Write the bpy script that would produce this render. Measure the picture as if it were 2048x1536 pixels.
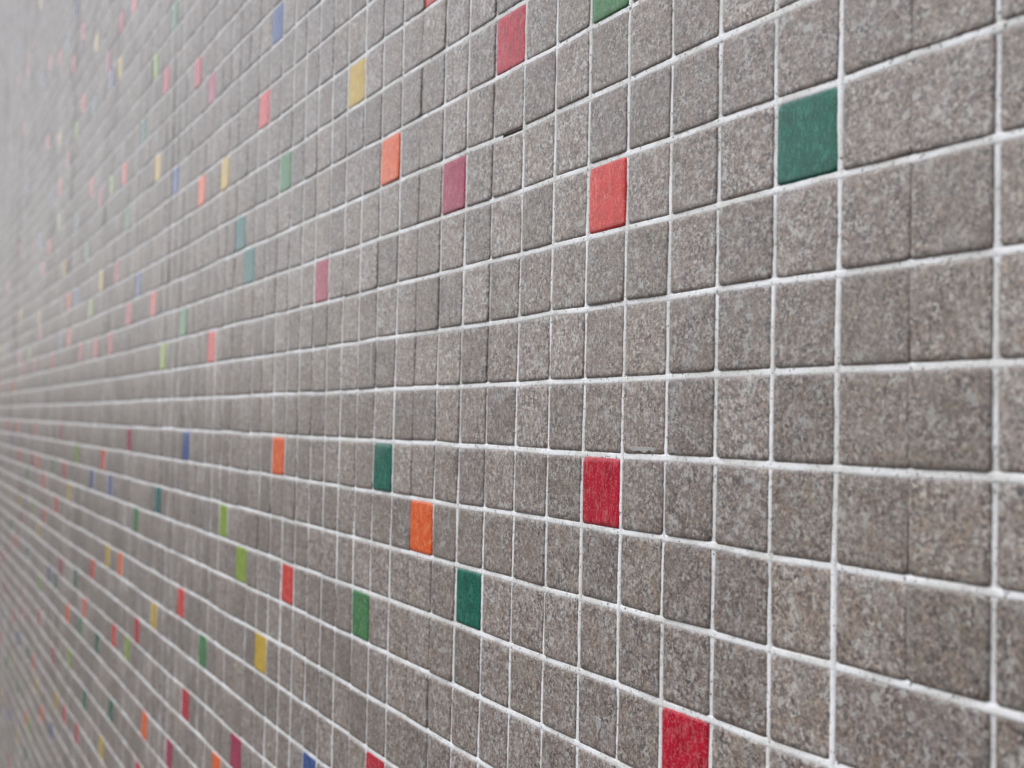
import bpy, math, random
import numpy as np
from mathutils import Vector, Matrix

random.seed(7)
rng = np.random.default_rng(11)

PITCH = 0.048                    # one tile and its joint, metres
EYE = 1.60                       # height of the camera above the pavement
ROW0 = EYE + 0.641027 * PITCH    # height of joint line 0; lines count downwards, columns count to the left

scene = bpy.context.scene
for o in list(bpy.data.objects):
    bpy.data.objects.remove(o)

# ------------------------------------------------------------------ camera
YAW, PITCHA, ROLL = 1.08895876, 0.0347117993, 0.0219071398
cy, sy, cp, sp, cr, sr = (math.cos(YAW), math.sin(YAW), math.cos(PITCHA), math.sin(PITCHA), math.cos(ROLL), math.sin(ROLL))
fwd = Vector((-sy * cp, cy * cp, sp))
rt = Vector((cy, sy, 0))
up = rt.cross(fwd)
rt2, up2 = cr * rt + sr * up, -sr * rt + cr * up
cam_data = bpy.data.cameras.new('camera')
cam = bpy.data.objects.new('camera', cam_data)
scene.collection.objects.link(cam)
M = Matrix((rt2, up2, -fwd)).transposed().to_4x4()
M.translation = Vector((7.40139635 * PITCH, -8.64958473 * PITCH, EYE))
cam.matrix_world = M
cam_data.sensor_width = 36
cam_data.lens = 36 * 2410.64333 / 2048
cam_data.clip_start = 0.02
cam_data.clip_end = 400
cam_data.dof.use_dof = True
cam_data.dof.focus_distance = 0.80
cam_data.dof.aperture_fstop = 8.6
scene.camera = cam

# ------------------------------------------------------------------ light: an overcast day
SUN_EL, SUN_AZ = math.radians(52), math.radians(217)
world = bpy.data.worlds.new('World')
scene.world = world
world.use_nodes = True
nt = world.node_tree
for n in list(nt.nodes):
    nt.nodes.remove(n)
sky = nt.nodes.new('ShaderNodeTexSky')
sky.sky_type = 'NISHITA'
sky.sun_disc = False
sky.sun_elevation = SUN_EL
sky.sun_rotation = SUN_AZ
sky.air_density = 1.5
sky.dust_density = 2.2
sky.ozone_density = 1.0
hs = nt.nodes.new('ShaderNodeHueSaturation')
hs.inputs['Saturation'].default_value = 0.15        # cloud takes the blue out of the sky
bgn = nt.nodes.new('ShaderNodeBackground')
bgn.inputs['Strength'].default_value = 0.15
wo = nt.nodes.new('ShaderNodeOutputWorld')
nt.links.new(sky.outputs[0], hs.inputs['Color'])
tint = nt.nodes.new('ShaderNodeMix')                 # the thin cloud layer is a cool grey
tint.data_type = 'RGBA'
tint.blend_type = 'MULTIPLY'
tint.inputs[0].default_value = 1.0
tint.inputs[7].default_value = (0.985, 0.992, 1.04, 1)
nt.links.new(hs.outputs[0], tint.inputs[6])
nt.links.new(tint.outputs[2], bgn.inputs['Color'])
nt.links.new(bgn.outputs[0], wo.inputs['Surface'])

sun_data = bpy.data.lights.new('sun', 'SUN')
sun_data.energy = 0.70
sun_data.angle = math.radians(50)
sun_data.color = (1.0, 0.985, 0.98)
sun = bpy.data.objects.new('sun', sun_data)
scene.collection.objects.link(sun)
# Nishita rotation is measured from +Y towards +X
d = Vector((math.sin(SUN_AZ) * math.cos(SUN_EL), math.cos(SUN_AZ) * math.cos(SUN_EL), math.sin(SUN_EL)))
sun.rotation_euler = (-d).to_track_quat('-Z', 'Y').to_euler()
sun.location = (0, -3, 6)

scene.view_settings.view_transform = 'Standard'
scene.view_settings.look = 'None'
scene.view_settings.exposure = 0.27
scene.view_settings.gamma = 1
scene.view_settings.use_curve_mapping = False
scene.cycles.use_denoising = True
scene.cycles.max_bounces = 5
scene.cycles.caustics_reflective = False
scene.cycles.caustics_refractive = False

# coloured tiles by cell (column, row), and the joint crossings surveyed on the near part of the wall
COLOURED = {'coral': [(43,-17),(44,-10),(47,2),(51,9),(59,-4),(67,6),(68,4),(73,1),(83,9),(91,17),(92,1)],
  'crimson': [(4,4),(6,1),(9,-6),(14,7),(30,9),(31,-11),(36,-12),(37,13),(38,8),(42,-4),(46,-17),(46,-3),(50,-3),(52,15),(55,-3),(56,15),(58,-20),(59,3),(66,-3),(68,12),(72,-9),(75,-3),(81,-3),(82,14),(82,24),(85,-4),(92,11)],
  'green': [(6,-6),(15,4),(21,-6),(28,7),(32,-3),(35,-14),(39,4),(43,-8),(52,10),(54,-8),(64,3),(77,4),(78,18),(86,8),(86,18)],
  'yellow': [(16,-7),(22,6),(27,-7),(35,7),(37,-9),(45,6),(45,14),(46,-15),(49,-6),(53,-18),(57,4),(59,15),(62,-8),(66,-16),(68,16),(70,7),(73,-6),(77,21),(79,-28),(81,6),(85,-7),(90,21),(91,6),(98,-5)],
  'maroon': [(11,-4),(18,-3),(24,9),(29,-10),(32,11),(41,1),(45,-6),(49,-16),(50,-10),(59,8),(61,1),(61,13),(62,-14),(72,-5),(74,3),(76,13),(77,12),(78,-11),(79,7),(82,-26),(88,10),(89,13)],
  'red': [(6,-3),(12,-8),(18,-10),(20,4),(23,-8),(28,-2),(31,6),(37,-4),(43,9),(49,7),(53,-11),(57,-16),(61,-19),(62,5),(65,-13),(67,-21),(69,-10),(70,15),(72,-22),(72,-17),(82,3),(86,-26),(86,-25),(87,-21),(87,-12),(93,-26),(95,-10),(99,-2)],
  'blue': [(18,8),(22,-10),(31,1),(34,-8),(40,-5),(45,3),(48,-15),(50,3),(57,-6),(61,-22),(61,17),(63,-4),(64,9),(69,-13),(74,-11),(76,-22),(79,15),(83,21),(84,-16),(87,2),(94,-5),(95,-29)],
  'lime': [(24,4),(26,3),(35,-2),(38,-13),(40,9),(47,-10),(52,-5),(55,2),(55,12),(59,-15),(65,-11),(68,10),(71,19),(73,6),(78,-4),(82,17)],
  'teal': [(24,-4),(25,-5),(35,3),(53,-15),(58,-10),(64,-21),(68,-2),(72,21),(73,15),(75,9)],
  'emerald': [(2,-3),(10,3),(14,1),(40,-11),(43,12),(47,10),(50,13),(54,8),(61,9)],
  'orange': [(12,2),(14,-5),(21,1),(26,10),(30,-7),(36,11),(42,6),(56,10),(60,-6),(65,17),(71,3),(73,19),(85,1),(89,-2)]}
MEASURED = {(0,-3): (-0.017,-0.008),(0,-2): (-0.008,0.001),(0,-1): (-0.008,-0.017),(0,0): (-0.015,0.002),(0,1): (-0.011,0.008),(0,2): (-0.022,-0.002),(0,3): (-0.017,-0.019),(1,-3): (-0.005,0.007),(1,-2): (-0.002,-0.002),(1,-1): (0.001,-0.007),(1,0): (-0.011,0.002),(1,1): (0.003,-0.01),(1,2): (-0.008,-0.014),(1,3): (-0.006,0.0),(2,-3): (0.025,-0.014),(2,-2): (0.034,0.023),(2,-1): (0.032,-0.012),(2,0): (0.023,0.008),(2,1): (0.023,-0.009),(2,2): (0.012,-0.0),(2,3): (0.019,-0.005),(3,-4): (-0.012,-0.011),(3,-3): (0.009,0.003),(3,-2): (0.022,0.021),(3,-1): (0.015,0.009),(3,0): (0.02,0.012),(3,1): (0.005,-0.01),(3,2): (0.011,-0.018),(3,3): (0.033,-0.012),(3,4): (0.043,-0.02),(4,-4): (-0.013,0.001),(4,-3): (-0.012,0.008),(4,-2): (-0.013,0.004),(4,-1): (0.004,0.012),(4,0): (-0.009,0.019),(4,1): (0.018,0.001),(4,2): (-0.004,0.019),(4,3): (0.002,-0.003),(4,4): (0.016,0.005),(5,-4): (0.001,-0.009),(5,-3): (0.004,-0.01),(5,-2): (0.022,0.004),(5,-1): (0.009,0.002),(5,0): (0.005,0.009),(5,1): (0.005,0.005),(5,2): (-0.019,0.012),(5,3): (-0.026,-0.0),(5,4): (0.006,-0.022),(6,-5): (-0.012,-0.03),(6,-4): (0.006,-0.011),(6,-3): (-0.006,0.013),(6,-2): (0.012,0.016),(6,-1): (0.016,0.019),(6,0): (0.002,0.002),(6,1): (0.001,-0.012),(6,2): (-0.007,-0.003),(6,3): (-0.015,0.013),(6,4): (0.007,0.009),(6,5): (0.013,-0.009),(7,-5): (-0.038,-0.007),(7,-4): (-0.017,-0.008),(7,-3): (-0.014,0.001),(7,-2): (-0.01,0.014),(7,-1): (-0.005,0.004),(7,0): (-0.0,0.008),(7,1): (-0.029,-0.011),(7,2): (-0.011,0.005),(7,3): (-0.001,-0.001),(7,4): (-0.007,-0.004),(7,5): (-0.002,0.005),(8,-5): (-0.001,-0.024),(8,-4): (0.007,-0.004),(8,-3): (-0.001,0.013),(8,-2): (0.003,0.02),(8,-1): (-0.018,0.036),(8,0): (-0.016,0.013),(8,1): (-0.006,-0.012),(8,2): (-0.028,0.009),(8,3): (0.006,-0.016),(8,4): (-0.009,-0.006),(8,5): (-0.011,0.013),(9,-5): (0.002,0.003),(9,-4): (0.0,-0.034),(9,-3): (0.012,0.0),(9,-2): (0.017,0.005),(9,-1): (-0.019,0.001),(9,1): (-0.042,0.011),(10,1): (-0.066,0.016),(11,1): (-0.056,0.012),(12,1): (-0.02,0.033),(13,1): (-0.033,0.033),(14,1): (0.042,0.036),(15,1): (0.021,0.015),(16,1): (0.017,0.02),(17,1): (-0.017,0.01),(18,1): (0.005,0.008),(19,1): (0.011,0.017),(20,1): (0.026,0.029),(21,1): (0.039,0.018),(22,1): (0.117,0.027),(23,1): (0.006,0.022),(23,0): (-0.095,-0.014)}


# ------------------------------------------------------------------ materials
def new_mat(name):
    m = bpy.data.materials.new(name)
    m.use_nodes = True
    t = m.node_tree
    b = t.nodes['Principled BSDF']
    return m, t, b

class N:
    """small helper round a node tree"""
    def __init__(s, t): s.t = t
    def link(s, a, b): s.t.links.new(a, b)
    def val(s, sock, v):
        if hasattr(v, 'is_output') or isinstance(v, bpy.types.NodeSocket): s.link(v, sock)
        else: sock.default_value = v
    def math(s, op, a, b=0.0, clamp=False):
        n = s.t.nodes.new('ShaderNodeMath'); n.operation = op; n.use_clamp = clamp
        s.val(n.inputs[0], a); s.val(n.inputs[1], b)
        return n.outputs[0]
    def vmath(s, op, a, b):
        n = s.t.nodes.new('ShaderNodeVectorMath'); n.operation = op
        s.val(n.inputs[0], a); s.val(n.inputs[1], b)
        return n.outputs[0]
    def noise(s, vec, scale, detail=2.0, rough=0.5, dist=0.0):
        n = s.t.nodes.new('ShaderNodeTexNoise')
        s.link(vec, n.inputs['Vector'])
        n.inputs['Scale'].default_value = scale; n.inputs['Detail'].default_value = detail
        n.inputs['Roughness'].default_value = rough; n.inputs['Distortion'].default_value = dist
        return n.outputs[0]
    def ramp(s, f, a, b, smooth=True):
        n = s.t.nodes.new('ShaderNodeMapRange')
        n.interpolation_type = 'SMOOTHSTEP' if smooth else 'LINEAR'
        s.val(n.inputs['Value'], f); s.val(n.inputs['From Min'], a); s.val(n.inputs['From Max'], b)
        return n.outputs[0]
    def mix(s, f, a, b, mode='MIX'):
        n = s.t.nodes.new('ShaderNodeMix'); n.data_type = 'RGBA'; n.blend_type = mode
        s.val(n.inputs[0], f); s.val(n.inputs[6], a); s.val(n.inputs[7], b)
        return n.outputs[2]
    def rnd(s):
        """0..1, its own for every tile, whether the tile is an object or lies in the joined part"""
        oi = s.t.nodes.new('ShaderNodeObjectInfo')
        at = s.t.nodes.new('ShaderNodeAttribute'); at.attribute_name = 'tile_random'
        return s.math('FRACT', s.math('ADD', oi.outputs['Random'], at.outputs['Fac']))
    def pos(s):
        return s.t.nodes.new('ShaderNodeNewGeometry').outputs['Position']
    def scl(s, vec, v):
        return s.vmath('MULTIPLY', vec, v)

def c4(r, g, b): return (r, g, b, 1)

def make_grey():
    m, t, b = new_mat('grey_stoneware')
    q = N(t)
    r = q.rnd()
    r2 = q.math('FRACT', q.math('MULTIPLY', r, 17.31))
    r3 = q.math('FRACT', q.math('MULTIPLY', r, 71.77))
    off = t.nodes.new('ShaderNodeCombineXYZ')
    q.link(q.math('MULTIPLY', r, 37.0), off.inputs[0]); q.link(q.math('MULTIPLY', r2, 23.0), off.inputs[2])
    p = q.vmath('ADD', q.pos(), off.outputs[0])
    broad = q.noise(p, 70, 3, 0.6)
    grain = q.noise(p, 340, 3, 0.7)
    col = q.mix(q.ramp(broad, 0.32, 0.68), c4(*WARM), c4(*COOL))
    # ochre and pinkish clouds
    oc = q.noise(q.vmath('ADD', p, (3.1, 0, 5.2)), 130, 3, 0.6)
    col = q.mix(q.math('MULTIPLY', q.ramp(oc, 0.52, 0.68), 0.55), col, c4(0.270, 0.195, 0.130))
    pk = q.noise(q.vmath('ADD', p, (7.7, 0, 1.2)), 210, 2, 0.6)
    col = q.mix(q.math('MULTIPLY', q.ramp(pk, 0.52, 0.68), 0.5), col, c4(0.235, 0.165, 0.150))
    # body grain, lighter and darker
    def cells(scale, dx):
        n = t.nodes.new('ShaderNodeTexVoronoi'); n.inputs['Scale'].default_value = scale
        warp = t.nodes.new('ShaderNodeTexNoise'); warp.inputs['Scale'].default_value = scale * 0.9; warp.inputs['Detail'].default_value = 1
        q.link(p, warp.inputs['Vector'])
        w_ = q.vmath('MULTIPLY', warp.outputs['Color'], (1.2 / scale,) * 3)
        q.link(q.vmath('ADD', q.vmath('ADD', p, (dx, 0, dx)), w_), n.inputs['Vector'])
        sp_ = t.nodes.new('ShaderNodeSeparateColor'); q.link(n.outputs['Color'], sp_.inputs[0])
        return sp_.outputs
    clump = q.ramp(q.noise(q.vmath('ADD', p, (9.1, 0, 4.4)), 55, 2, 0.5), 0.38, 0.62)     # coarse and smooth areas
    amp = q.math('ADD', 0.30, q.math('MULTIPLY', clump, 0.52))
    g = q.math('ADD', q.math('MULTIPLY', q.math('SUBTRACT', q.ramp(grain, 0.33, 0.67, False), 0.5), amp), 1.0)
    gc = t.nodes.new('ShaderNodeCombineXYZ')
    for k in range(3): q.link(g, gc.inputs[k])
    col = q.mix(1.0, col, gc.outputs[0], 'MULTIPLY')
    # the crushed stone in the body: grains of about a millimetre and of half that
    coarse = cells(500, 3.3); fine = cells(1250, 6.6)
    for cset, k in ((coarse, 0.60), (fine, 0.42)):
        gv = q.math('ADD', 1.0 - k / 2, q.math('MULTIPLY', cset[0], k))
        gcc = t.nodes.new('ShaderNodeCombineXYZ')
        for j in range(3): q.link(gv, gcc.inputs[j])
        col = q.mix(1.0, col, gcc.outputs[0], 'MULTIPLY')
    rough_zone = q.math('ADD', 0.35, q.math('MULTIPLY', clump, 0.65))
    col = q.mix(q.math('MULTIPLY', q.ramp(coarse[1], 0.89, 0.92), q.math('MULTIPLY', rough_zone, 0.9)), col, c4(0.56, 0.53, 0.46))
    col = q.mix(q.math('MULTIPLY', q.ramp(coarse[2], 0.88, 0.91), q.math('MULTIPLY', rough_zone, 0.80)), col, c4(0.065, 0.050, 0.052))
    col = q.mix(q.math('MULTIPLY', q.ramp(fine[1], 0.86, 0.89), 0.75), col, c4(0.055, 0.048, 0.048))
    col = q.mix(q.math('MULTIPLY', q.ramp(fine[2], 0.94, 0.96), 0.5), col, c4(0.34, 0.22, 0.12))
    # pale feldspar flecks, more of them on some tiles
    lf = q.noise(q.vmath('ADD', p, (1.7, 0, 9.4)), 215, 2, 0.6)
    lt = q.math('SUBTRACT', 0.640, q.math('MULTIPLY', r3, 0.07))
    lt = q.math('SUBTRACT', lt, q.math('MULTIPLY', q.ramp(broad, 0.45, 0.65), 0.07))
    lmask = q.ramp(lf, lt, q.math('ADD', lt, 0.09))
    col = q.mix(q.math('MULTIPLY', lmask, 0.80), col, c4(0.52, 0.50, 0.45))
    # larger dark spots
    df = q.noise(q.vmath('ADD', p, (4.4, 0, 2.9)), 250, 2, 0.5)
    dt = q.math('SUBTRACT', 0.615, q.math('MULTIPLY', r2, 0.05))
    col = q.mix(q.math('MULTIPLY', q.ramp(df, dt, q.math('ADD', dt, 0.10)), 0.65), col, c4(0.060, 0.046, 0.048))
    # a few large pale pebbles, and small pits
    bigl = q.noise(q.vmath('ADD', p, (8.8, 0, 6.1)), 120, 1, 0.4)
    bt = q.math('SUBTRACT', 0.675, q.math('MULTIPLY', r, 0.05))
    col = q.mix(q.math('MULTIPLY', q.ramp(bigl, bt, q.math('ADD', bt, 0.05)), 0.65), col, c4(0.50, 0.49, 0.45))
    # peppery dark points
    pf = q.noise(q.vmath('ADD', p, (6.2, 0, 3.3)), 560, 1, 0.5)
    pm = q.math('MULTIPLY', q.ramp(pf, 0.56, 0.66), q.math('ADD', 0.35, q.math('MULTIPLY', clump, 0.5)))
    col = q.mix(pm, col, c4(0.055, 0.050, 0.050))
    # whole-tile shade
    sh = q.math('ADD', 0.80, q.math('MULTIPLY', r2, 0.34))
    sc = t.nodes.new('ShaderNodeCombineXYZ')
    q.link(sh, sc.inputs[0]); q.link(sh, sc.inputs[1]); q.link(q.math('ADD', sh, q.math('MULTIPLY', r3, 0.04)), sc.inputs[2])
    col = q.mix(1.0, col, sc.outputs[0], 'MULTIPLY')
    # darker brown rim, strongest and ragged on the lower edge
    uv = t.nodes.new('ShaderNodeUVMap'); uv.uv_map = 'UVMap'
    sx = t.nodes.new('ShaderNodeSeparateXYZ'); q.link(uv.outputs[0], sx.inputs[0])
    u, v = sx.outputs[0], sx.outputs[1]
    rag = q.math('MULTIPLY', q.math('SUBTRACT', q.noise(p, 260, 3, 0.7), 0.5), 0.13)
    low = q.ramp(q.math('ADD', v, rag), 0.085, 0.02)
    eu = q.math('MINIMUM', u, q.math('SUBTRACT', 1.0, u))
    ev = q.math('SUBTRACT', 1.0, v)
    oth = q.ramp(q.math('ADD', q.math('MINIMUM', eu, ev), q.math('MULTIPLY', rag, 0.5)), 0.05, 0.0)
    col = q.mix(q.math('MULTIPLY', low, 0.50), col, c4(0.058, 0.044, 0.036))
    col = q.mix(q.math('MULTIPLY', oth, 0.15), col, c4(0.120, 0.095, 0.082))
    # old run marks of lime and of brown dirt down the wall
    wp = q.pos()
    runs = q.noise(q.scl(wp, (95, 1, 3.0)), 1.0, 2, 0.5)
    zone = q.ramp(q.noise(wp, 1.6, 2, 0.5), 0.50, 0.62)
    col = q.mix(q.math('MULTIPLY', q.math('MULTIPLY', q.ramp(runs, 0.58, 0.72), zone), 0.50), col, c4(0.48, 0.48, 0.47))
    soil = q.ramp(q.noise(q.scl(wp, (6, 1, 3.5)), 1.0, 4, 0.6), 0.48, 0.68)
    col = q.mix(q.math('MULTIPLY', soil, 0.28), col, c4(0.150, 0.118, 0.090))
    q.link(col, b.inputs['Base Color'])
    q.link(q.math('ADD', 0.26, q.math('MULTIPLY', grain, 0.22)), b.inputs['Roughness'])
    b.inputs['IOR'].default_value = 1.62
    bp = t.nodes.new('ShaderNodeBump')
    bp.inputs['Strength'].default_value = 0.30; bp.inputs['Distance'].default_value = 0.0004
    h = q.math('ADD', q.noise(p, 260, 3, 0.6), q.math('MULTIPLY', grain, 0.5))
    q.link(h, bp.inputs['Height']); q.link(bp.outputs[0], b.inputs['Normal'])
    return m

WARM, COOL = (0.290, 0.228, 0.182), (0.345, 0.310, 0.280)

def make_glaze(name, base, deep, pale):
    m, t, b = new_mat(name)
    q = N(t)
    r = q.rnd()
    off = t.nodes.new('ShaderNodeCombineXYZ')
    q.link(q.math('MULTIPLY', r, 31.0), off.inputs[0]); q.link(q.math('MULTIPLY', r, 47.0), off.inputs[2])
    p = q.vmath('ADD', q.pos(), off.outputs[0])
    ps = q.scl(p, (1.0, 1.0, 0.20))                       # glaze runs and painted sky streaks hang downwards
    broad = q.noise(p, 90, 3, 0.6)
    col = q.mix(q.ramp(broad, 0.35, 0.70), c4(*base), c4(*deep))
    run = q.noise(ps, 290, 2, 0.5, 0.8)
    line = q.ramp(q.math('ABSOLUTE', q.math('SUBTRACT', run, 0.5)), 0.07, 0.0)
    pat = q.ramp(q.noise(p, 120, 2, 0.5), 0.38, 0.62)
    col = q.mix(q.math('MULTIPLY', q.math('MULTIPLY', line, pat), 0.50), col, c4(*pale))  # pale streaks: glaze pattern, with white sky reflections painted into the colour
    sp = q.noise(p, 700, 1, 0.5)
    col = q.mix(q.math('MULTIPLY', q.ramp(sp, 0.57, 0.67), 0.45), col, c4(*pale))
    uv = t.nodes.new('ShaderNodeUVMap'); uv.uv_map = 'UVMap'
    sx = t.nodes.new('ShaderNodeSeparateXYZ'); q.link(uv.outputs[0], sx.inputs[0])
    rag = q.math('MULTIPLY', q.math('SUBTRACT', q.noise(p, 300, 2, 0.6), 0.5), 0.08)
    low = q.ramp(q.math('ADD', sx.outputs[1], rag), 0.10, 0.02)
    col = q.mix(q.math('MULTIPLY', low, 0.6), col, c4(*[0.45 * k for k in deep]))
    q.link(col, b.inputs['Base Color'])
    b.inputs['Roughness'].default_value = 0.16
    b.inputs['IOR'].default_value = 1.42
    bp = t.nodes.new('ShaderNodeBump')
    bp.inputs['Strength'].default_value = 0.5; bp.inputs['Distance'].default_value = 0.0005
    h = q.math('ADD', q.noise(q.scl(p, (1, 1, 0.35)), 330, 2, 0.5), q.math('MULTIPLY', run, 0.4))
    q.link(h, bp.inputs['Height']); q.link(bp.outputs[0], b.inputs['Normal'])
    return m

def make_grout():
    m, t, b = new_mat('white_grout')
    q = N(t)
    p = q.pos()
    patch = q.noise(p, 26, 2, 0.5)
    sandy = q.ramp(patch, 0.44, 0.56)
    grit = q.noise(p, 800, 2, 0.6)
    col = q.mix(sandy, c4(0.88, 0.88, 0.88), c4(0.77, 0.765, 0.74))
    col = q.mix(q.math('MULTIPLY', q.math('MULTIPLY', q.ramp(grit, 0.52, 0.70), sandy), 0.45), col, c4(0.36, 0.34, 0.30))
    dirt = q.noise(q.vmath('ADD', p, (2.0, 0, 7.0)), 430, 3, 0.7)
    col = q.mix(q.math('MULTIPLY', q.ramp(dirt, 0.60, 0.65), 0.85), col, c4(0.10, 0.09, 0.075))
    broad = q.noise(p, 5.0, 3, 0.6)
    col = q.mix(q.math('MULTIPLY', q.ramp(broad, 0.5, 0.8), 0.25), col, c4(0.45, 0.43, 0.39))
    q.link(col, b.inputs['Base Color'])
    b.inputs['Roughness'].default_value = 0.85
    b.inputs['Specular IOR Level'].default_value = 0.3
    bp = t.nodes.new('ShaderNodeBump')
    bp.inputs['Strength'].default_value = 0.6; bp.inputs['Distance'].default_value = 0.0004
    q.link(q.math('ADD', q.noise(p, 500, 3, 0.6), q.math('MULTIPLY', grit, 0.5)), bp.inputs['Height'])
    q.link(bp.outputs[0], b.inputs['Normal'])
    return m

def make_plain(name, a, bcol, scale, rough, bump=0.0005):
    m, t, b = new_mat(name)
    q = N(t)
    p = q.pos()
    f = q.ramp(q.noise(p, scale, 5, 0.65), 0.3, 0.7)
    col = q.mix(f, c4(*a), c4(*bcol))
    g = q.noise(p, scale * 30, 2, 0.6)
    col = q.mix(q.math('MULTIPLY', q.ramp(g, 0.55, 0.7), 0.3), col, c4(*[0.5 * k for k in a]))
    q.link(col, b.inputs['Base Color'])
    b.inputs['Roughness'].default_value = rough
    bp = t.nodes.new('ShaderNodeBump')
    bp.inputs['Strength'].default_value = 0.5; bp.inputs['Distance'].default_value = bump
    q.link(g, bp.inputs['Height']); q.link(bp.outputs[0], b.inputs['Normal'])
    return m

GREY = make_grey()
GROUT = make_grout()
MORTAR = make_plain('bedding_mortar', (0.10, 0.092, 0.082), (0.06, 0.055, 0.05), 40, 0.95)
RENDER = make_plain('cement_render', (0.34, 0.33, 0.31), (0.26, 0.25, 0.24), 3, 0.9)
PAVING = make_plain('pavement_concrete', (0.15, 0.148, 0.142), (0.10, 0.098, 0.094), 1.2, 0.85, 0.002)
CRUST = make_plain('lime_bloom', (0.46, 0.45, 0.43), (0.36, 0.345, 0.32), 500, 0.6)
BLUEDOT = make_plain('pale_blue_paint', (0.30, 0.42, 0.60), (0.26, 0.38, 0.56), 200, 0.5)
GLAZE = {
    'crimson': make_glaze('crimson_glaze', (0.50, 0.004, 0.028), (0.34, 0.003, 0.018), (0.68, 0.20, 0.20)),
    'red': make_glaze('red_glaze', (0.66, 0.032, 0.022), (0.50, 0.016, 0.016), (0.78, 0.26, 0.20)),
    'coral': make_glaze('coral_glaze', (0.68, 0.085, 0.045), (0.56, 0.055, 0.03), (0.78, 0.34, 0.26)),
    'orange': make_glaze('orange_glaze', (0.78, 0.115, 0.008), (0.66, 0.075, 0.006), (0.85, 0.38, 0.20)),
    'maroon': make_glaze('maroon_glaze', (0.36, 0.012, 0.060), (0.27, 0.008, 0.042), (0.58, 0.20, 0.26)),
    'yellow': make_glaze('yellow_glaze', (0.56, 0.37, 0.028), (0.48, 0.30, 0.02), (0.70, 0.56, 0.22)),
    'lime': make_glaze('lime_glaze', (0.24, 0.36, 0.022), (0.18, 0.30, 0.016), (0.44, 0.52, 0.18)),
    'green': make_glaze('green_glaze', (0.050, 0.195, 0.060), (0.035, 0.15, 0.045), (0.20, 0.38, 0.20)),
    'emerald': make_glaze('emerald_glaze', (0.002, 0.120, 0.076), (0.001, 0.075, 0.048), (0.06, 0.30, 0.22)),
    'teal': make_glaze('teal_glaze', (0.002, 0.125, 0.110), (0.001, 0.095, 0.080), (0.10, 0.32, 0.28)),
    'blue': make_glaze('blue_glaze', (0.025, 0.065, 0.235), (0.018, 0.045, 0.18), (0.14, 0.22, 0.42)),
}

# ------------------------------------------------------------------ the lattice of joint lines
# small shifts of the joint crossings, as fractions of a pitch (tiles were laid by hand in paper sheets)
ROWS_OF = {}
for (n_, r_) in MEASURED: ROWS_OF.setdefault(n_, []).append(r_)
shift_cache = {}
lat = random.Random(3)
wob = {}
def wobble(n, r):
    k = (n, r)
    if k not in wob:
        h = random.Random(n * 7919 + r * 104729 + 5)
        wob[k] = (h.gauss(0, 0.010), h.gauss(0, 0.012))
    return wob[k]
def sheet_shift(n, r):
    """far sheets sit a little off line"""
    s, q_ = (n - 1) // 12, (r + 4) // 12
    h = random.Random(s * 31 + q_ * 977 + 1)
    return h.gauss(0, 0.012), h.gauss(0, 0.018)
def shift(n, r):
    k = (n, r)
    if k in shift_cache: return shift_cache[k]
    m = min(max(n, 0), 23)
    if n <= 9:
        rs = ROWS_OF[m]
        rr = min(max(r, min(rs)), max(rs))
        if (m, rr) not in MEASURED: rr = min(rs, key=lambda z: abs(z - r))
        a, b = MEASURED[(m, rr)]
        res = (a * 0.9, b * 0.9)
        if n < 0: res = (a * 0.5, b * 0.5)
        if rr != r:
            w = wobble(n, r); res = (res[0] * 0.7 + w[0] * 0.5, w[1] * 0.5)
    elif n <= 23:
        a, b = MEASURED[(m, 1)]
        if abs(a) > 0.07: a = 0
        w = wobble(n, r)
        res = (a * 0.8 + w[0] * 0.5, b * 0.25 + w[1] * 0.7)
    else:
        w = wobble(n, r); s = sheet_shift(n, r)
        res = (w[0] * 0.8 + s[0], w[1] * 0.8 + s[1])
    shift_cache[k] = res
    return res

def node(n, r):
    a, b = shift(n, r)
    return (-n + a) * PITCH, ROW0 + (-r + b) * PITCH

def vgap(n):
    """width of the upright joint n; every twelfth is a butted sheet edge"""
    if (n - 1) % 12 == 0: return -0.0008
    if n == 0: return 0.0031
    h = random.Random(n * 13 + 4).random()
    return 0.0025 + 0.0012 * h
def hgap(r):
    if (r + 4) % 12 == 0: return 0.0035
    return 0.0028 + 0.0006 * random.Random(r * 17 + 9).random()

def swell(x, z):
    """the render under the tiles is not quite flat: metres proud of the plane"""
    return (0.0010 * math.sin(x * 5.1 + 0.6) * math.sin(z * 3.3 + 1.0) + 0.0006 * math.sin(x * 11.7 + z * 2.1))

DARK_COLS = {48: -0.9, 49: -0.5, 60: -1.0, 61: -0.5, 86: -0.3, 87: -0.7, 88: -0.8, 89: -0.8, 90: -0.6, 91: -0.3}

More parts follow.
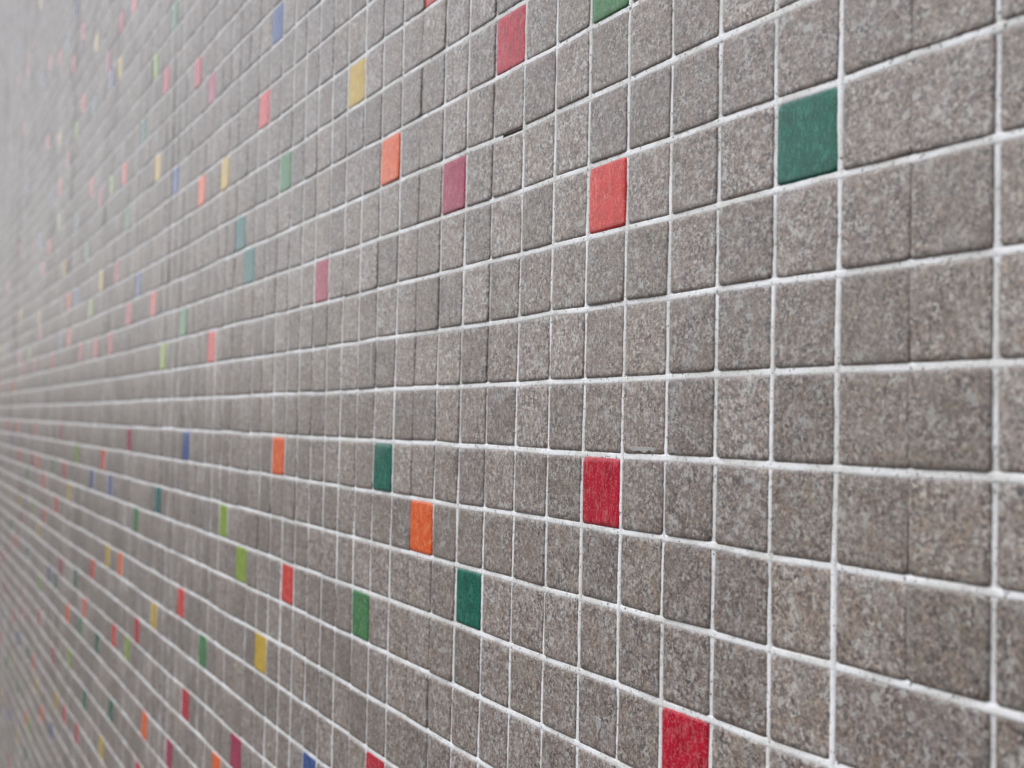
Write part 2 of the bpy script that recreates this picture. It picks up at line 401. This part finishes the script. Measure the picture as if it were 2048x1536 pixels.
def placement(c, r):
    """centre, size and turn of the tile in cell (c, r); sizes leave the joints free"""
    p = [node(c, r), node(c + 1, r), node(c, r + 1), node(c + 1, r + 1)]
    x1 = (p[0][0] + p[2][0]) / 2 - vgap(c) / 2
    x0 = (p[1][0] + p[3][0]) / 2 + vgap(c + 1) / 2
    z1 = (p[0][1] + p[1][1]) / 2 - hgap(r) / 2
    z0 = (p[2][1] + p[3][1]) / 2 + hgap(r + 1) / 2
    h = random.Random(c * 1009 + r * 9176 + 77)
    roll = math.atan2(p[0][1] - p[1][1] + p[2][1] - p[3][1], 2 * PITCH) * 0.7 + math.radians(h.gauss(0, 0.15))
    yaw = math.radians(h.gauss(0, 0.42) + DARK_COLS.get(c, 0) + 0.35 * math.sin(c * 0.9))
    tilt = math.radians(h.gauss(0, 0.42))
    x, z = (x0 + x1) / 2, (z0 + z1) / 2
    out = h.gauss(0, 0.0002) + swell(x, z)
    sw = (x1 - x0) * (1 - abs(h.gauss(0, 0.004)))
    sh = (z1 - z0) * (1 - abs(h.gauss(0, 0.004)))
    return x, z, out, sw, sh, roll, yaw, tilt, h.random()

# ------------------------------------------------------------------ tile shapes (unit square face, depths in metres)
FACE = 0.045
def tile_template(corner_segments, rings, seed):
    """rings: (inset, depth behind the face) from the back of the tile to its face; metres on a 45 mm tile"""
    h = random.Random(seed)
    R = 0.0030
    base = []
    for k, (sx, sz) in enumerate([(1, 1), (-1, 1), (-1, -1), (1, -1)]):
        a0 = k * math.pi / 2
        rr = R * h.uniform(0.75, 1.35)
        for j in range(corner_segments):
            a = a0 + (math.pi / 2) * (j / max(1, corner_segments - 1) if corner_segments > 1 else 0.5)
            base.append((sx * (FACE / 2 - rr) + rr * math.cos(a), sz * (FACE / 2 - rr) + rr * math.sin(a)))
    n = len(base)
    V, UV = [], []
    for inset, depth in rings:
        for x, z in base:
            L = math.hypot(x, z)
            f = max(abs(x), abs(z))
            k = (f - inset) / f
            V.append((x * k, depth + (h.gauss(0, 0.00006) if inset > 0 and seed else 0), z * k))
    F = []
    for i in range(len(rings) - 1):
        for j in range(n):
            a, b = i * n + j, i * n + (j + 1) % n
            F.append((a, a + n, b + n, b))
    top = (len(rings) - 1) * n
    F.append(tuple(range(top + n - 1, top - 1, -1)))
    return V, F

# local axes: x along the wall, y into the wall, z up
FINE_R = [(0, 0.0052), (0, 0.00110), (0.00030, 0.00052), (0.0009, 0.00021), (0.0020, 0.00006), (0.0038, 0.0)]
MID_R = [(0, 0.0042), (0, 0.0009), (0.0007, 0.00025), (0.0026, 0.0)]
FAR_R = [(0, 0.0030), (0, 0.0008), (0.0016, 0.0)]

def template_mesh(name, V, F, mat):
    me = bpy.data.meshes.new(name)
    me.from_pydata(V, [], F)
    uvl = me.uv_layers.new(name='UVMap')
    for l in me.loops:
        v = V[l.vertex_index]
        uvl.data[l.index].uv = (v[0] / FACE + 0.5, v[2] / FACE + 0.5)
    me.polygons.foreach_set('use_smooth', [True] * len(F))
    me.materials.append(mat)
    me.update()
    return me

def joined_tiles(name, cells, V, F, mat, parent, kind='stuff'):
    """many small tiles as one part, each keeping its own place, turn and random number"""
    V = np.array(V); nv = len(V)
    P = np.array([placement(c, r) for c, r in cells])
    x, z, out, sw, sh, roll, yaw, tilt, rnd = P.T
    vx = V[None, :, 0] * (sw / FACE)[:, None]; vz = V[None, :, 2] * (sh / FACE)[:, None]
    vy = np.repeat(V[None, :, 1], len(P), 0)
    cr_, sr_ = np.cos(roll)[:, None], np.sin(roll)[:, None]
    X = vx * cr_ - vz * sr_; Z = vx * sr_ + vz * cr_
    Y = vy + X * np.tan(yaw)[:, None] + Z * np.tan(tilt)[:, None] - out[:, None]
    co = np.stack([X + x[:, None], Y, Z + z[:, None]], -1).reshape(-1, 3)
    Fl = [list(f) for f in F]
    tot = np.array([len(f) for f in Fl]); flat = np.array([i for f in Fl for i in f])
    nl = len(flat)
    me = bpy.data.meshes.new(name)
    me.vertices.add(len(co)); me.vertices.foreach_set('co', co.ravel())
    loops = (flat[None, :] + (np.arange(len(P)) * nv)[:, None]).ravel()
    me.loops.add(len(loops)); me.loops.foreach_set('vertex_index', loops.astype(np.int32))
    tots = np.tile(tot, len(P)); starts = np.concatenate([[0], np.cumsum(tots)[:-1]])
    me.polygons.add(len(tots)); me.polygons.foreach_set('loop_start', starts.astype(np.int32))
    me.polygons.foreach_set('use_smooth', np.ones(len(tots), bool))
    me.update(calc_edges=True)
    uv = np.stack([V[:, 0] / FACE + 0.5, V[:, 2] / FACE + 0.5], -1)[flat]
    uvl = me.uv_layers.new(name='UVMap')
    uvl.data.foreach_set('uv', np.tile(uv, (len(P), 1)).ravel())
    at = me.attributes.new('tile_random', 'FLOAT', 'POINT')
    at.data.foreach_set('value', np.repeat(rnd, nv))
    me.materials.append(mat)
    me.validate()
    o = bpy.data.objects.new(name, me)
    scene.collection.objects.link(o)
    o.parent = parent
    o['kind'] = kind
    return o

# ------------------------------------------------------------------ ground
def box_mesh(name, x0, x1, y0, y1, z0, z1, mat, div=1):
    V = [(x, y, z) for x in (x0, x1) for y in (y0, y1) for z in (z0, z1)]
    F = [(0, 1, 3, 2), (4, 6, 7, 5), (0, 4, 5, 1), (2, 3, 7, 6), (0, 2, 6, 4), (1, 5, 7, 3)]
    me = bpy.data.meshes.new(name); me.from_pydata(V, [], F); me.materials.append(mat); me.update()
    o = bpy.data.objects.new(name, me); scene.collection.objects.link(o)
    return o

ground = bpy.data.meshes.new('pavement')
ground.from_pydata([(-150, -150, 0), (150, -150, 0), (150, 150, 0), (-150, 150, 0)], [], [(0, 1, 2, 3)])
ground.materials.append(PAVING)
go = bpy.data.objects.new('pavement', ground); scene.collection.objects.link(go)
go['kind'] = 'structure'

# ------------------------------------------------------------------ the wall
COL_MIN, COL_MAX = -24, 190          # columns of tiles, counted to the left
ROW_MIN, ROW_MAX = -51, 32
XR, XL = (-COL_MIN) * PITCH, -(COL_MAX + 1) * PITCH
Z_TOP = ROW0 - ROW_MIN * PITCH + 0.01
wall = box_mesh('mosaic_wall', XL, XR, 0.0046, 0.24, -0.2, Z_TOP, MORTAR)
wall['label'] = 'long outdoor wall clad in small grey speckled mosaic tiles with scattered bright coloured ones'
wall['category'] = 'wall'
wall['kind'] = 'thing'
cap = box_mesh('coping', XL - 0.02, XR + 0.02, -0.03, 0.27, Z_TOP + 0.0005, Z_TOP + 0.06, RENDER)
cap.parent = wall

COLOUR_AT = {}
for cname, cells in COLOURED.items():
    for cell in cells: COLOUR_AT[tuple(cell)] = cname

# which cells the photograph shows, and how large
Minv = M.inverted()
FPX = 2410.64333
def project(x, z):
    v = Minv @ Vector((x, 0, z))
    if v.z > -0.02: return None
    return 1024 + FPX * v.x / -v.z, 768 - FPX * v.y / -v.z
def cell_view(c, r):
    q_ = [project(-(c + a) * PITCH, ROW0 - (r + b) * PITCH) for a in (0, 1) for b in (0, 1)]
    if any(k is None for k in q_): return None
    xs = [k[0] for k in q_]; ys = [k[1] for k in q_]
    if max(xs) < 0 or min(xs) > 2048 or max(ys) < 0 or min(ys) > 1536: return None
    cx_ = min(2048, max(xs)) - max(0, min(xs)); cy_ = min(1536, max(ys)) - max(0, min(ys))
    return cx_ * cy_
seen = {}
for c in range(COL_MIN, COL_MAX + 1):
    for r in range(ROW_MIN, ROW_MAX + 1):
        a = cell_view(c, r)
        if a: seen[(c, r)] = a
grey_seen = sorted([k for k in seen if k not in COLOUR_AT], key=lambda k: -seen[k])
single = set(grey_seen[:300])

fineV = [tile_template(4, FINE_R, s) for s in range(1, 6)]
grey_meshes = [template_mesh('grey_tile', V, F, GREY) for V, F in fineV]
glaze_meshes = {k: [template_mesh(k + '_tile', V, F, m) for V, F in fineV[:3]] for k, m in GLAZE.items()}
WORDS = {'crimson': 'glossy crimson', 'red': 'glossy bright red', 'coral': 'glossy coral', 'orange': 'glossy orange',
         'maroon': 'glossy dark maroon', 'yellow': 'glossy mustard yellow', 'lime': 'glossy lime green',
         'green': 'glossy mid green', 'emerald': 'glossy deep emerald green', 'teal': 'glossy teal', 'blue': 'glossy blue'}
coll = scene.collection
def place_tile(name, me, c, r):
    x, z, out, sw, sh, roll, yaw, tilt, rnd = placement(c, r)
    o = bpy.data.objects.new(name, me)
    coll.objects.link(o)
    o.parent = wall
    m = Matrix.Rotation(roll, 4, 'Y').inverted() @ Matrix.Rotation(yaw, 4, 'Z') @ Matrix.Rotation(tilt, 4, 'X') @ Matrix.Diagonal((sw / FACE, 1, sh / FACE, 1))
    m = Matrix.Translation((x, -out, z)) @ m
    o.matrix_world = m
    return o
for i, (c, r) in enumerate(sorted(single)):
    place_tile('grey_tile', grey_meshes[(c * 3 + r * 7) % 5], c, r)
for cell, cname in sorted(COLOUR_AT.items()):
    o = place_tile(cname + '_tile', glaze_meshes[cname][(cell[0] + cell[1]) % 3], *cell)
    o['label'] = WORDS[cname] + ' mosaic tile among the grey ones'

mV, mF = tile_template(3, MID_R, 0)
fV, fF = tile_template(2, FAR_R, 0)
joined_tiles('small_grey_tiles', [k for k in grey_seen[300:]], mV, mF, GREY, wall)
rest = [(c, r) for c in range(COL_MIN, COL_MAX + 1) for r in range(ROW_MIN, ROW_MAX + 1) if (c, r) not in seen and (c, r) not in COLOUR_AT]
# beyond the frame the mosaic goes on with the same sprinkle of colours
sprinkle = {}
names = sorted(GLAZE); hh = random.Random(21)
keep = []
for k in rest:
    if k[0] > 24 and hh.random() < 0.05: sprinkle.setdefault(names[hh.randrange(len(names))], []).append(k)
    elif 2 < k[0] <= 24 and hh.random() < 0.03: sprinkle.setdefault(names[hh.randrange(len(names))], []).append(k)
    else: keep.append(k)
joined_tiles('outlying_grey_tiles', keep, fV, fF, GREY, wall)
for k, v in sprinkle.items():
    joined_tiles('outlying_%s_tiles' % k, v, fV, fF, GLAZE[k], wall)

# ------------------------------------------------------------------ grout
def hash2(ix, iz, seed):
    h = (ix.astype(np.int64) * 374761393 + iz.astype(np.int64) * 668265263 + seed * 982451653) & 0xffffffff
    h = ((h ^ (h >> 13)) * 1274126177) & 0xffffffff
    return ((h ^ (h >> 16)) & 0xffff) / 65535.0
def vnoise(x, z, scale, seed):
    x = x * scale; z = z * scale
    ix, iz = np.floor(x).astype(int), np.floor(z).astype(int)
    fx, fz = x - ix, z - iz
    fx, fz = fx * fx * (3 - 2 * fx), fz * fz * (3 - 2 * fz)
    a, b = hash2(ix, iz, seed), hash2(ix + 1, iz, seed)
    c, d_ = hash2(ix, iz + 1, seed), hash2(ix + 1, iz + 1, seed)
    return (a * (1 - fx) + b * fx) * (1 - fz) + (c * (1 - fx) + d_ * fx) * fz

def swell_np(x, z):
    return (0.0010 * np.sin(x * 5.1 + 0.6) * np.sin(z * 3.3 + 1.0) + 0.0006 * np.sin(x * 11.7 + z * 2.1))

def depth_of(x, z, base):
    """metres behind the nominal tile face"""
    n1 = vnoise(x, z, 650, 1) - 0.5; n2 = vnoise(x, z, 300, 2) - 0.5; n3 = vnoise(x, z, 60, 3) - 0.5
    return base - 0.00026 * n1 - 0.00036 * n2 - 0.00045 * n3 - swell_np(x, z)

gV, gF = [], []
count = 0
def strip(path, across, widths, depths, step_levels):
    """path: points (k,2) along the joint; across: unit (x,z); widths/depths over the section"""
    global count
    k, w = len(path), len(widths)
    P = path[:, None, :] + np.array(widths)[None, :, None] * np.array(across)[None, None, :]
    x, z = P[..., 0], P[..., 1]
    y = depth_of(x, z, np.array(depths)[None, :] + step_levels[:, None])
    gV.append(np.stack([x, y, z], -1).reshape(-1, 3))
    idx = count + np.arange(k * w).reshape(k, w)
    a, b, c, d_ = idx[:-1, :-1], idx[1:, :-1], idx[1:, 1:], idx[:-1, 1:]
    gF.append(np.stack([a, b, c, d_], -1).reshape(-1, 4))
    count += k * w

def along(points, step):
    pts = [np.array(points[0])]
    for a, b in zip(points[:-1], points[1:]):
        a, b = np.array(a), np.array(b)
        n = max(1, int(round(np.linalg.norm(b - a) / step)))
        for i in range(1, n + 1): pts.append(a + (b - a) * i / n)
    return np.array(pts)

def smooth_path(p, step, reach):
    """soften the kinks a little"""
    k = max(1, int(reach / step))
    if len(p) < 3 * k: return p
    ker = np.ones(2 * k + 1) / (2 * k + 1)
    pad = np.pad(p, ((k, k), (0, 0)), mode='edge')
    out = np.stack([np.convolve(pad[:, i], ker, mode='valid') for i in range(2)], -1)
    out[0], out[-1] = p[0], p[-1]
    return out

BLOCKS = [(COL_MIN, -3, 0.016), (-3, 12, 0.0011), (12, 26, 0.0022), (26, 60, 0.006), (60, 118, 0.010), (118, COL_MAX + 1, 0.03)]
for r in range(ROW_MIN, ROW_MAX + 2):
    g = hgap(r)
    for c0, c1, st in BLOCKS:
        step = st if -9 <= r <= 10 or c0 >= 12 else max(st, 0.008)
        pts = [node(c, r) for c in range(c0, c1 + 1)]
        if r == -4 and c0 == -3:
            # a short length of this joint has lost its grout
            parts = [[node(c, r) for c in range(c0, 10)], None]
            a, b = node(9, r), node(10, r)
            f = lambda t: (a[0] + (b[0] - a[0]) * t, a[1] + (b[1] - a[1]) * t)
            hole = [f(0.02), f(0.68)]
            parts = [[node(c, r) for c in range(c0, 10)] + [f(0.02)], [f(0.68)] + [node(c, r) for c in range(10, c1 + 1)]]
            hp = along(hole, step)
            strip(hp, (0, 1), [-g / 2 - 0.0012, -g / 2, -g * 0.15, g * 0.02], [0.0016, 0.0009, 0.0010, 0.0050], np.zeros(len(hp)))
        else:
            parts = [pts]
        for pp in parts:
            path = smooth_path(along(pp, step), step, 0.004)
            lv = 0.00035 * (vnoise(path[:, 0], path[:, 1] * 0 + r * 3.7, 14, 9) - 0.5)
            e = g / 2
            # recessed under the tile above, wiped flush on to the shoulder of the tile below
            strip(path, (0, 1), [-e - 0.0012, -e - 0.0002, -e * 0.3, e * 0.45, e + 0.0001, e + 0.0012],
                  [0.0016, 0.00064, 0.00080, 0.00082, 0.00095, 0.0030], lv)
for c in range(COL_MIN, COL_MAX + 2):
    if (c - 1) % 12 == 0:
        continue                      # butted sheet edges stay open: a dark hairline
    g = vgap(c)
    step = 0.0011 if -3 <= c <= 12 else 0.0022 if c <= 26 and c > 0 else 0.008 if c <= 118 else 0.03
    for r0, r1, mul in [(ROW_MIN, -10, 3), (-10, 11, 1), (11, ROW_MAX + 1, 3 if c < 12 else 1)]:
        if c > 26: mul = 1
        if r0 >= r1: continue
        path = smooth_path(along([node(c, r) for r in range(r0, r1 + 1)], step * mul), step * mul, 0.004)
        # the grout fills unevenly: proud at some crossings, sunk along other joints
        h = random.Random(c * 5 + 2).random()
        lv = 0.0010 * (vnoise(path[:, 0], path[:, 1], 17, 12) - 0.35) + 0.0010 * max(0, h - 0.45)
        strip(path, (1, 0), [-g / 2 - 0.0010, -g / 2 - 0.0001, 0, g / 2 + 0.0001, g / 2 + 0.0010],
              [0.0022, 0.00066, 0.00076, 0.00066, 0.0022], lv)
gV = np.concatenate(gV); gF = np.concatenate(gF)
me = bpy.data.meshes.new('grout_joints')
me.vertices.add(len(gV)); me.vertices.foreach_set('co', gV.ravel())
me.loops.add(gF.size); me.loops.foreach_set('vertex_index', gF.ravel().astype(np.int32))
me.polygons.add(len(gF)); me.polygons.foreach_set('loop_start', (np.arange(len(gF)) * 4).astype(np.int32))
me.polygons.foreach_set('use_smooth', np.ones(len(gF), bool))
me.update(calc_edges=True)
me.materials.append(GROUT)
grout = bpy.data.objects.new('grout', me); coll.objects.link(grout); grout.parent = wall
grout['kind'] = 'stuff'
print('grout faces', len(gF), 'tiles single', len(single), 'seen', len(seen))

# ------------------------------------------------------------------ smears and lime bloom on single tiles
def smear(name, outline, thick, mat, c, r):
    """a thin ragged lump on the face of tile (c, r); outline in fractions of the cell from its upper left corner"""
    x, z, out, *_ = placement(c, r)
    h = random.Random(len(outline) * 5 + c)
    X0, Z0 = -(c + 1) * PITCH, ROW0 - r * PITCH
    pts = [(X0 + u * PITCH, Z0 - v * PITCH) for u, v in outline]
    dense = []
    for i, a in enumerate(pts):
        b = pts[(i + 1) % len(pts)]
        for t_ in (0, 0.34, 0.67):
            dense.append((a[0] + (b[0] - a[0]) * t_ + h.gauss(0, 0.00012), a[1] + (b[1] - a[1]) * t_ + h.gauss(0, 0.00015)))
    cx_ = sum(p[0] for p in dense) / len(dense); cz_ = sum(p[1] for p in dense) / len(dense)
    n = len(dense)
    y0 = -out + 0.0003; y1 = -out - thick
    V = [(p[0], y0, p[1]) for p in dense] + [(cx_ + (p[0] - cx_) * 0.9, y1, cz_ + (p[1] - cz_) * 0.9) for p in dense]
    F = [(i, (i + 1) % n, n + (i + 1) % n, n + i) for i in range(n)] + [tuple(range(n, 2 * n))]
    me = bpy.data.meshes.new(name); me.from_pydata(V, [], F); me.materials.append(mat); me.update()
    o = bpy.data.objects.new(name, me); coll.objects.link(o); o.parent = wall
    return o
smear('lime_bloom', [(0.12, 0.885), (0.30, 0.872), (0.55, 0.875), (0.80, 0.885), (0.78, 0.93), (0.66, 0.915), (0.56, 0.955), (0.44, 0.915), (0.30, 0.935)], 0.00035, CRUST, 5, 0)
#smear('lime_bloom', [(0.15, 0.885), (0.85, 0.890), (0.86, 0.92), (0.5, 0.905), (0.14, 0.915)], 0.0003, CRUST, 6, 0)
smear('lime_drip', [(0.50, 0.50), (0.64, 0.52), (0.66, 0.60), (0.60, 0.70), (0.56, 0.76), (0.52, 0.62)], 0.0004, CRUST, 6, 4)
smear('lime_spot', [(0.86, 0.34), (0.91, 0.36), (0.90, 0.42), (0.855, 0.40)], 0.0003, CRUST, 0, -3)
smear('lime_spot', [(0.80, 0.49), (0.84, 0.48), (0.84, 0.54), (0.79, 0.55)], 0.0003, CRUST, 0, -3)
smear('lime_spot', [(0.90, 0.50), (0.94, 0.51), (0.935, 0.56), (0.895, 0.56)], 0.0003, CRUST, 0, -3)
smear('grout_smear', [(0.78, 0.05), (0.90, 0.05), (0.90, 0.55), (0.86, 0.95), (0.80, 0.93), (0.80, 0.5)], 0.0004, CRUST, 15, -1)
smear('paint_fleck', [(0.20, 0.10), (0.34, 0.12), (0.38, 0.18), (0.28, 0.20)], 0.0002, BLUEDOT, 16, -9)
